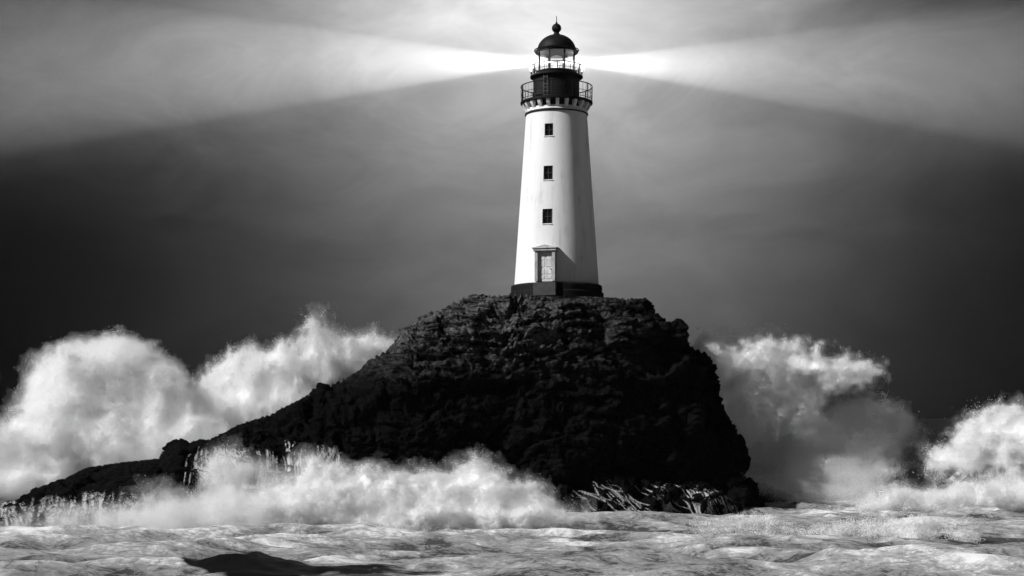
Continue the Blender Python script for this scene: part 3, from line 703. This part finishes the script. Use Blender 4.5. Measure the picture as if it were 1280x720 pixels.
# lift above the stones: how far the true surface stands proud of the smoothed one
PR_ = ((RG-SG)*SN).sum(-1)
PYG = HOR-(SG[:, :, 2]-CAMZ)/SG[:, :, 1]*F
def cascade(label, seed, px0, px1, top, bot, count, width, lift=.04, slant=0.0, clumps=9, wig=5, dens=1.0):
    rng = np.random.default_rng(seed)
    pc = SG[:, :, 0]/SG[:, :, 1]*F+640; mid = pc[:, NBK+int(NV*.7)]
    i0 = np.argmin(np.abs(mid-px0)); i1 = np.argmin(np.abs(mid-px1))
    cc = rng.uniform(i0, i1, clumps); cw_ = rng.uniform(.015, .10, clumps)*(i1-i0); cv = rng.uniform(0, .4, clumps); ce = rng.uniform(.5, 1, clumps)
    Vs, Fs, b = [], [], 0; NS = 30
    for k in range(count):
        c = rng.integers(clumps); iu = cc[c]+rng.normal()*cw_[c]
        ci = int(np.clip(iu, 0, NU-1)); ppx = np.clip((mid[ci]-px0)/(px1-px0), 0, 1); yt = top[0]+(top[1]-top[0])*ppx; yb = bot[0]+(bot[1]-bot[0])*ppx
        f0 = np.clip(cv[c]+rng.normal()*.16, 0, .8); f1 = min(1, f0+ce[c]*rng.uniform(.25, 1))
        colp = np.maximum.accumulate(PYG[ci, NBK:])
        a = np.searchsorted(colp, yt+(yb-yt)*f0)/NV; e = min(np.searchsorted(colp, yt+(yb-yt)*f1)/NV, .99)
        if e-a < .01: continue
        tt = np.linspace(0, 1, NS); vv = (a+(e-a)*tt)*NV+NBK
        fan = (iu-cc[c])*(.9+.25*tt)+cc[c]
        q = np.stack([np.full(NS, iu*.06), tt*1.6+a*5, np.full(NS, seed*1.0)], 1)
        uu = fan+vnoise(q, seed)*wig+slant*tt*NU*.016
        uu = np.clip(uu, 1, NU-2); ui = uu.astype(int); vi = np.clip(vv.astype(int), 0, NVT-2)
        fu = (uu-ui)[:, None]; fv = (vv-vi)[:, None]
        def smp(A): return A[ui, vi]*(1-fu)*(1-fv)+A[ui+1, vi]*fu*(1-fv)+A[ui, vi+1]*(1-fu)*fv+A[ui+1, vi+1]*fu*fv
        C = smp(SG); N = smp(SN); N = N/np.linalg.norm(N, axis=1, keepdims=True)
        pr = smp(PR_[:, :, None])[:, 0]; pr = np.clip(pr, -.15, .3)*.6; pr = np.convolve(np.pad(pr, 4, 'edge'), np.ones(9)/9, 'valid')
        C = C+N*(pr+lift*rng.uniform(.2, 2.2))[:, None]
        L = np.linalg.norm(np.diff(C, axis=0), axis=1).sum(); nf = int(min(1500, L*170*dens))
        if nf < 4: continue
        t_ = rng.uniform(0, 1, nf)**.9*(NS-1); ti = np.minimum(t_.astype(int), NS-2); fr_ = (t_-ti)[:, None]
        Pk = C[ti]*(1-fr_)+C[ti+1]*fr_; Nk = N[ti]
        keep = rng.uniform(size=nf) < np.clip(.15+1.2*np.sin(np.pi*np.clip(t_/(NS-1)+.08, 0, 1)), 0, 1)
        Pk = Pk[keep]+rng.normal(size=(keep.sum(), 3))*width*np.array([1, 1, .6]); Nk = Nk[keep]
        Vs.append(flakes(Pk, Nk+rng.normal(size=Nk.shape)*.15, np.full(len(Pk), .017)*rng.uniform(.5, 1.3, len(Pk)), rng))
    Vs = np.concatenate(Vs); Fs = np.arange(len(Vs)).reshape(-1, 3)
    me = from_np('water_cascade', Vs, Fs, 3)
    o = link('water_cascade', me, None, SPRAY); tag(o, label, 'cascade', 'white water streaming off the rock'); return o
cascade('white water pouring over the rounded ledge at the far left end of the rock', 21, -20, 172, (624, 614), (668, 668), 150, .05, lift=.03, clumps=40)
cascade('broad fan of white water running down the left slope above the low wash', 22, 252, 345, (560, 562), (625, 625), 230, .03, lift=.05, clumps=22)
cascade('thin white trickles between dark stones right of the broad fan of water', 23, 348, 425, (550, 560), (615, 600), 120, .025, lift=.05, clumps=10)
cascade('slanting white runnels off the lower right foot of the rock', 24, 745, 905, (592, 612), (650, 646), 110, .03, lift=.05, slant=1.8, clumps=16)
cascade('white water draining off the rock at the right end of the long breaker', 25, 640, 720, (600, 612), (655, 655), 90, .035, lift=.05, slant=1.4, clumps=7)

# ------------------------------------------------------------------ light
SE = math.radians(40); SA = math.radians(66)      # elevation, and how far left of the camera side
sd = Vector((-math.sin(SA)*math.cos(SE), -math.cos(SA)*math.cos(SE), math.sin(SE)))
sun = bpy.data.lights.new('sun', 'SUN'); sun.energy = 4.9; sun.angle = math.radians(.6); sun.color = (1, 1, 1)
so = bpy.data.objects.new('sun', sun); scene.collection.objects.link(so); so.rotation_euler = sd.to_track_quat('Z', 'Y').to_euler(); so.location = (-60, 0, 80)

lampz = TZ+LC
def beam(loc, direction, half, power, blend, name):
    l = bpy.data.lights.new(name, 'SPOT'); l.energy = power; l.spot_size = 2*math.radians(half); l.spot_blend = blend; l.shadow_soft_size = .05
    o = bpy.data.objects.new(name, l); scene.collection.objects.link(o); o.location = loc
    o.rotation_euler = (-Vector(direction)).to_track_quat('Z', 'Y').to_euler(); return o
def lens_beam(loc, direction, spread, power, sx, sz):
    l = bpy.data.lights.new('lighthouse_lens_light', 'AREA'); l.shape = 'RECTANGLE'; l.size = sx; l.size_y = sz; l.spread = math.radians(spread); l.energy = power
    o = bpy.data.objects.new('lighthouse_lens_light', l); scene.collection.objects.link(o); o.location = loc
    o.rotation_euler = (-Vector(direction)).to_track_quat('Z', 'Y').to_euler(); return o
PW = 1.15e8
beam((TX-.3, TY, lampz), (-1, 0, -.012), 9.6, PW, .3, 'lighthouse_beam')
beam((TX+.3, TY, lampz), (1, 0, -.03), 9.6, PW*.8, .3, 'lighthouse_beam')
AP = 3.4e5
lens_beam((TX-.85, TY, lampz), (-1, 0, -.012), 26, AP, .55, 1.0)
lens_beam((TX+.85, TY, lampz), (1, 0, -.03), 26, AP*.8, .55, 1.0)
beam((TX, TY+1.30, lampz-.1), (0, 1, math.tan(math.radians(23))), 25, PW*.09, .6, 'lighthouse_beam')

w = bpy.data.worlds.new('World'); scene.world = w; w.use_nodes = True
nt = w.node_tree; nt.nodes.clear()
out = nt.nodes.new('ShaderNodeOutputWorld'); bg = nt.nodes.new('ShaderNodeBackground'); nt.links.new(bg.outputs[0], out.inputs[0])
tc = nt.nodes.new('ShaderNodeTexCoord'); sep = nd(nt, 'ShaderNodeSeparateXYZ'); nt.links.new(tc.outputs['Generated'], sep.inputs[0])
sky = nd(nt, 'ShaderNodeTexSky', sky_type='NISHITA', sun_disc=False, sun_elevation=SE, sun_rotation=math.atan2(sd.x, sd.y))
bw_ = nd(nt, 'ShaderNodeRGBToBW'); nt.links.new(sky.outputs[0], bw_.inputs[0])
X, Yy, Z = sep.outputs
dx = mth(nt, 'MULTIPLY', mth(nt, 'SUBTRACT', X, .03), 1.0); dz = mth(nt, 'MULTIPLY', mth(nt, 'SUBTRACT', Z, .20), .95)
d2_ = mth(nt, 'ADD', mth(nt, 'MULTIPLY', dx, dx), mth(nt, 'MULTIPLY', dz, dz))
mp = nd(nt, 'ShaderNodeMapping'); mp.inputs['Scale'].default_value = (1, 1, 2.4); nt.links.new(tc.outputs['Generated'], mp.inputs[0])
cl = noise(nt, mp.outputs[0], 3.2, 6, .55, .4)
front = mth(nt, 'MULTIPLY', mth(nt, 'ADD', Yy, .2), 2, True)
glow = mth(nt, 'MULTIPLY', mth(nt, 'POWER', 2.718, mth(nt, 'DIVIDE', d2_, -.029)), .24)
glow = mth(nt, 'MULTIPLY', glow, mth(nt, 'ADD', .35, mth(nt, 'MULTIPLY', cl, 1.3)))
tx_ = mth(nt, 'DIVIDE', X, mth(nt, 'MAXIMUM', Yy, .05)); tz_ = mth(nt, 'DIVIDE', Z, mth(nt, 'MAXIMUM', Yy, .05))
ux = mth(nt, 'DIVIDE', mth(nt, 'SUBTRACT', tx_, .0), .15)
fan_glow = mth(nt, 'POWER', 2.718, mth(nt, 'MULTIPLY', mth(nt, 'MULTIPLY', ux, ux), -1.0))  # lamp's upward fan of light, painted into the sky
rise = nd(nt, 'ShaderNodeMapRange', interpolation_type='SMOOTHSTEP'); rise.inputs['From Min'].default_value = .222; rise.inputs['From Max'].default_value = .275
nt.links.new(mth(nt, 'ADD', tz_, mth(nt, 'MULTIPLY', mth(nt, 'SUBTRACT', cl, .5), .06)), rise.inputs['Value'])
glow = mth(nt, 'ADD', glow, mth(nt, 'MULTIPLY', mth(nt, 'MULTIPLY', fan_glow, rise.outputs[0]), .46))
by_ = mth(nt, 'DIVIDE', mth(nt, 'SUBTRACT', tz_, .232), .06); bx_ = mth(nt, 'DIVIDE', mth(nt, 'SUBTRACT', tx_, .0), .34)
beam_glow = mth(nt, 'POWER', 2.718, mth(nt, 'MULTIPLY', mth(nt, 'ADD', mth(nt, 'MULTIPLY', bx_, bx_), mth(nt, 'MULTIPLY', by_, by_)), -1.0))  # spread of the lamp beams, painted into the sky as a wide glow
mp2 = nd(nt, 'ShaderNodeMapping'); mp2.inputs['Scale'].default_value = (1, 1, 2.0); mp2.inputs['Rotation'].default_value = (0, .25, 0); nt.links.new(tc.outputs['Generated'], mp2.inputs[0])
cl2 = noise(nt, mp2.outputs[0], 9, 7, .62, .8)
glow = mth(nt, 'ADD', glow, mth(nt, 'MULTIPLY', mth(nt, 'MULTIPLY', beam_glow, .13), mth(nt, 'ADD', .2, mth(nt, 'MULTIPLY', cl2, 1.6))))
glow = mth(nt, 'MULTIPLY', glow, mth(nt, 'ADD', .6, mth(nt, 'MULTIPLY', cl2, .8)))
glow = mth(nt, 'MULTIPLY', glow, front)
fill_back = mth(nt, 'MULTIPLY', mth(nt, 'SUBTRACT', .1, Yy), 1.5, True)      # unseen bright sky behind and overhead, added as fill light
fill_top = mth(nt, 'MULTIPLY', mth(nt, 'SUBTRACT', Z, .45), 2.0, True)
fill_mask = mth(nt, 'MAXIMUM', fill_back, fill_top)
skyv = mth(nt, 'MULTIPLY', mth(nt, 'MULTIPLY', bw_.outputs[0], .012), fill_mask)
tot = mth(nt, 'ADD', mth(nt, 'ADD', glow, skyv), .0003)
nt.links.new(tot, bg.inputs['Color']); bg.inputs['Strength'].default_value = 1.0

# ------------------------------------------------------------------ haze
bm = bmesh.new(); box(bm, (0, 230, 45), (300, 0, 0), (0, 270, 0), (0, 0, 47.5))
bmesh.ops.recalc_face_normals(bm, faces=bm.faces)
me = bpy.data.meshes.new('haze'); bm.to_mesh(me); bm.free()
m, nt, out = M('sea_air'); pv = nd(nt, 'ShaderNodeVolumePrincipled'); pv.inputs['Density'].default_value = 2.5e-5; pv.inputs['Color'].default_value = g(.9)
nt.links.new(pv.outputs[0], out.inputs['Volume'])
hz = link('haze', me, None, m); tag(hz, 'thin salty air lit by the beams', 'haze', kind='stuff')

# ------------------------------------------------------------------ render settings
vs = scene.view_settings; vs.view_transform = 'Standard'; vs.look = 'None'; vs.exposure = 0; vs.gamma = 1; vs.use_curve_mapping = False
cy = scene.cycles; cy.max_bounces = 10; cy.diffuse_bounces = 8; cy.transparent_max_bounces = 16; cy.volume_bounces = 4
cy.use_denoising = True; cy.sample_clamp_indirect = 4
cy.caustics_reflective = False; cy.caustics_refractive = False
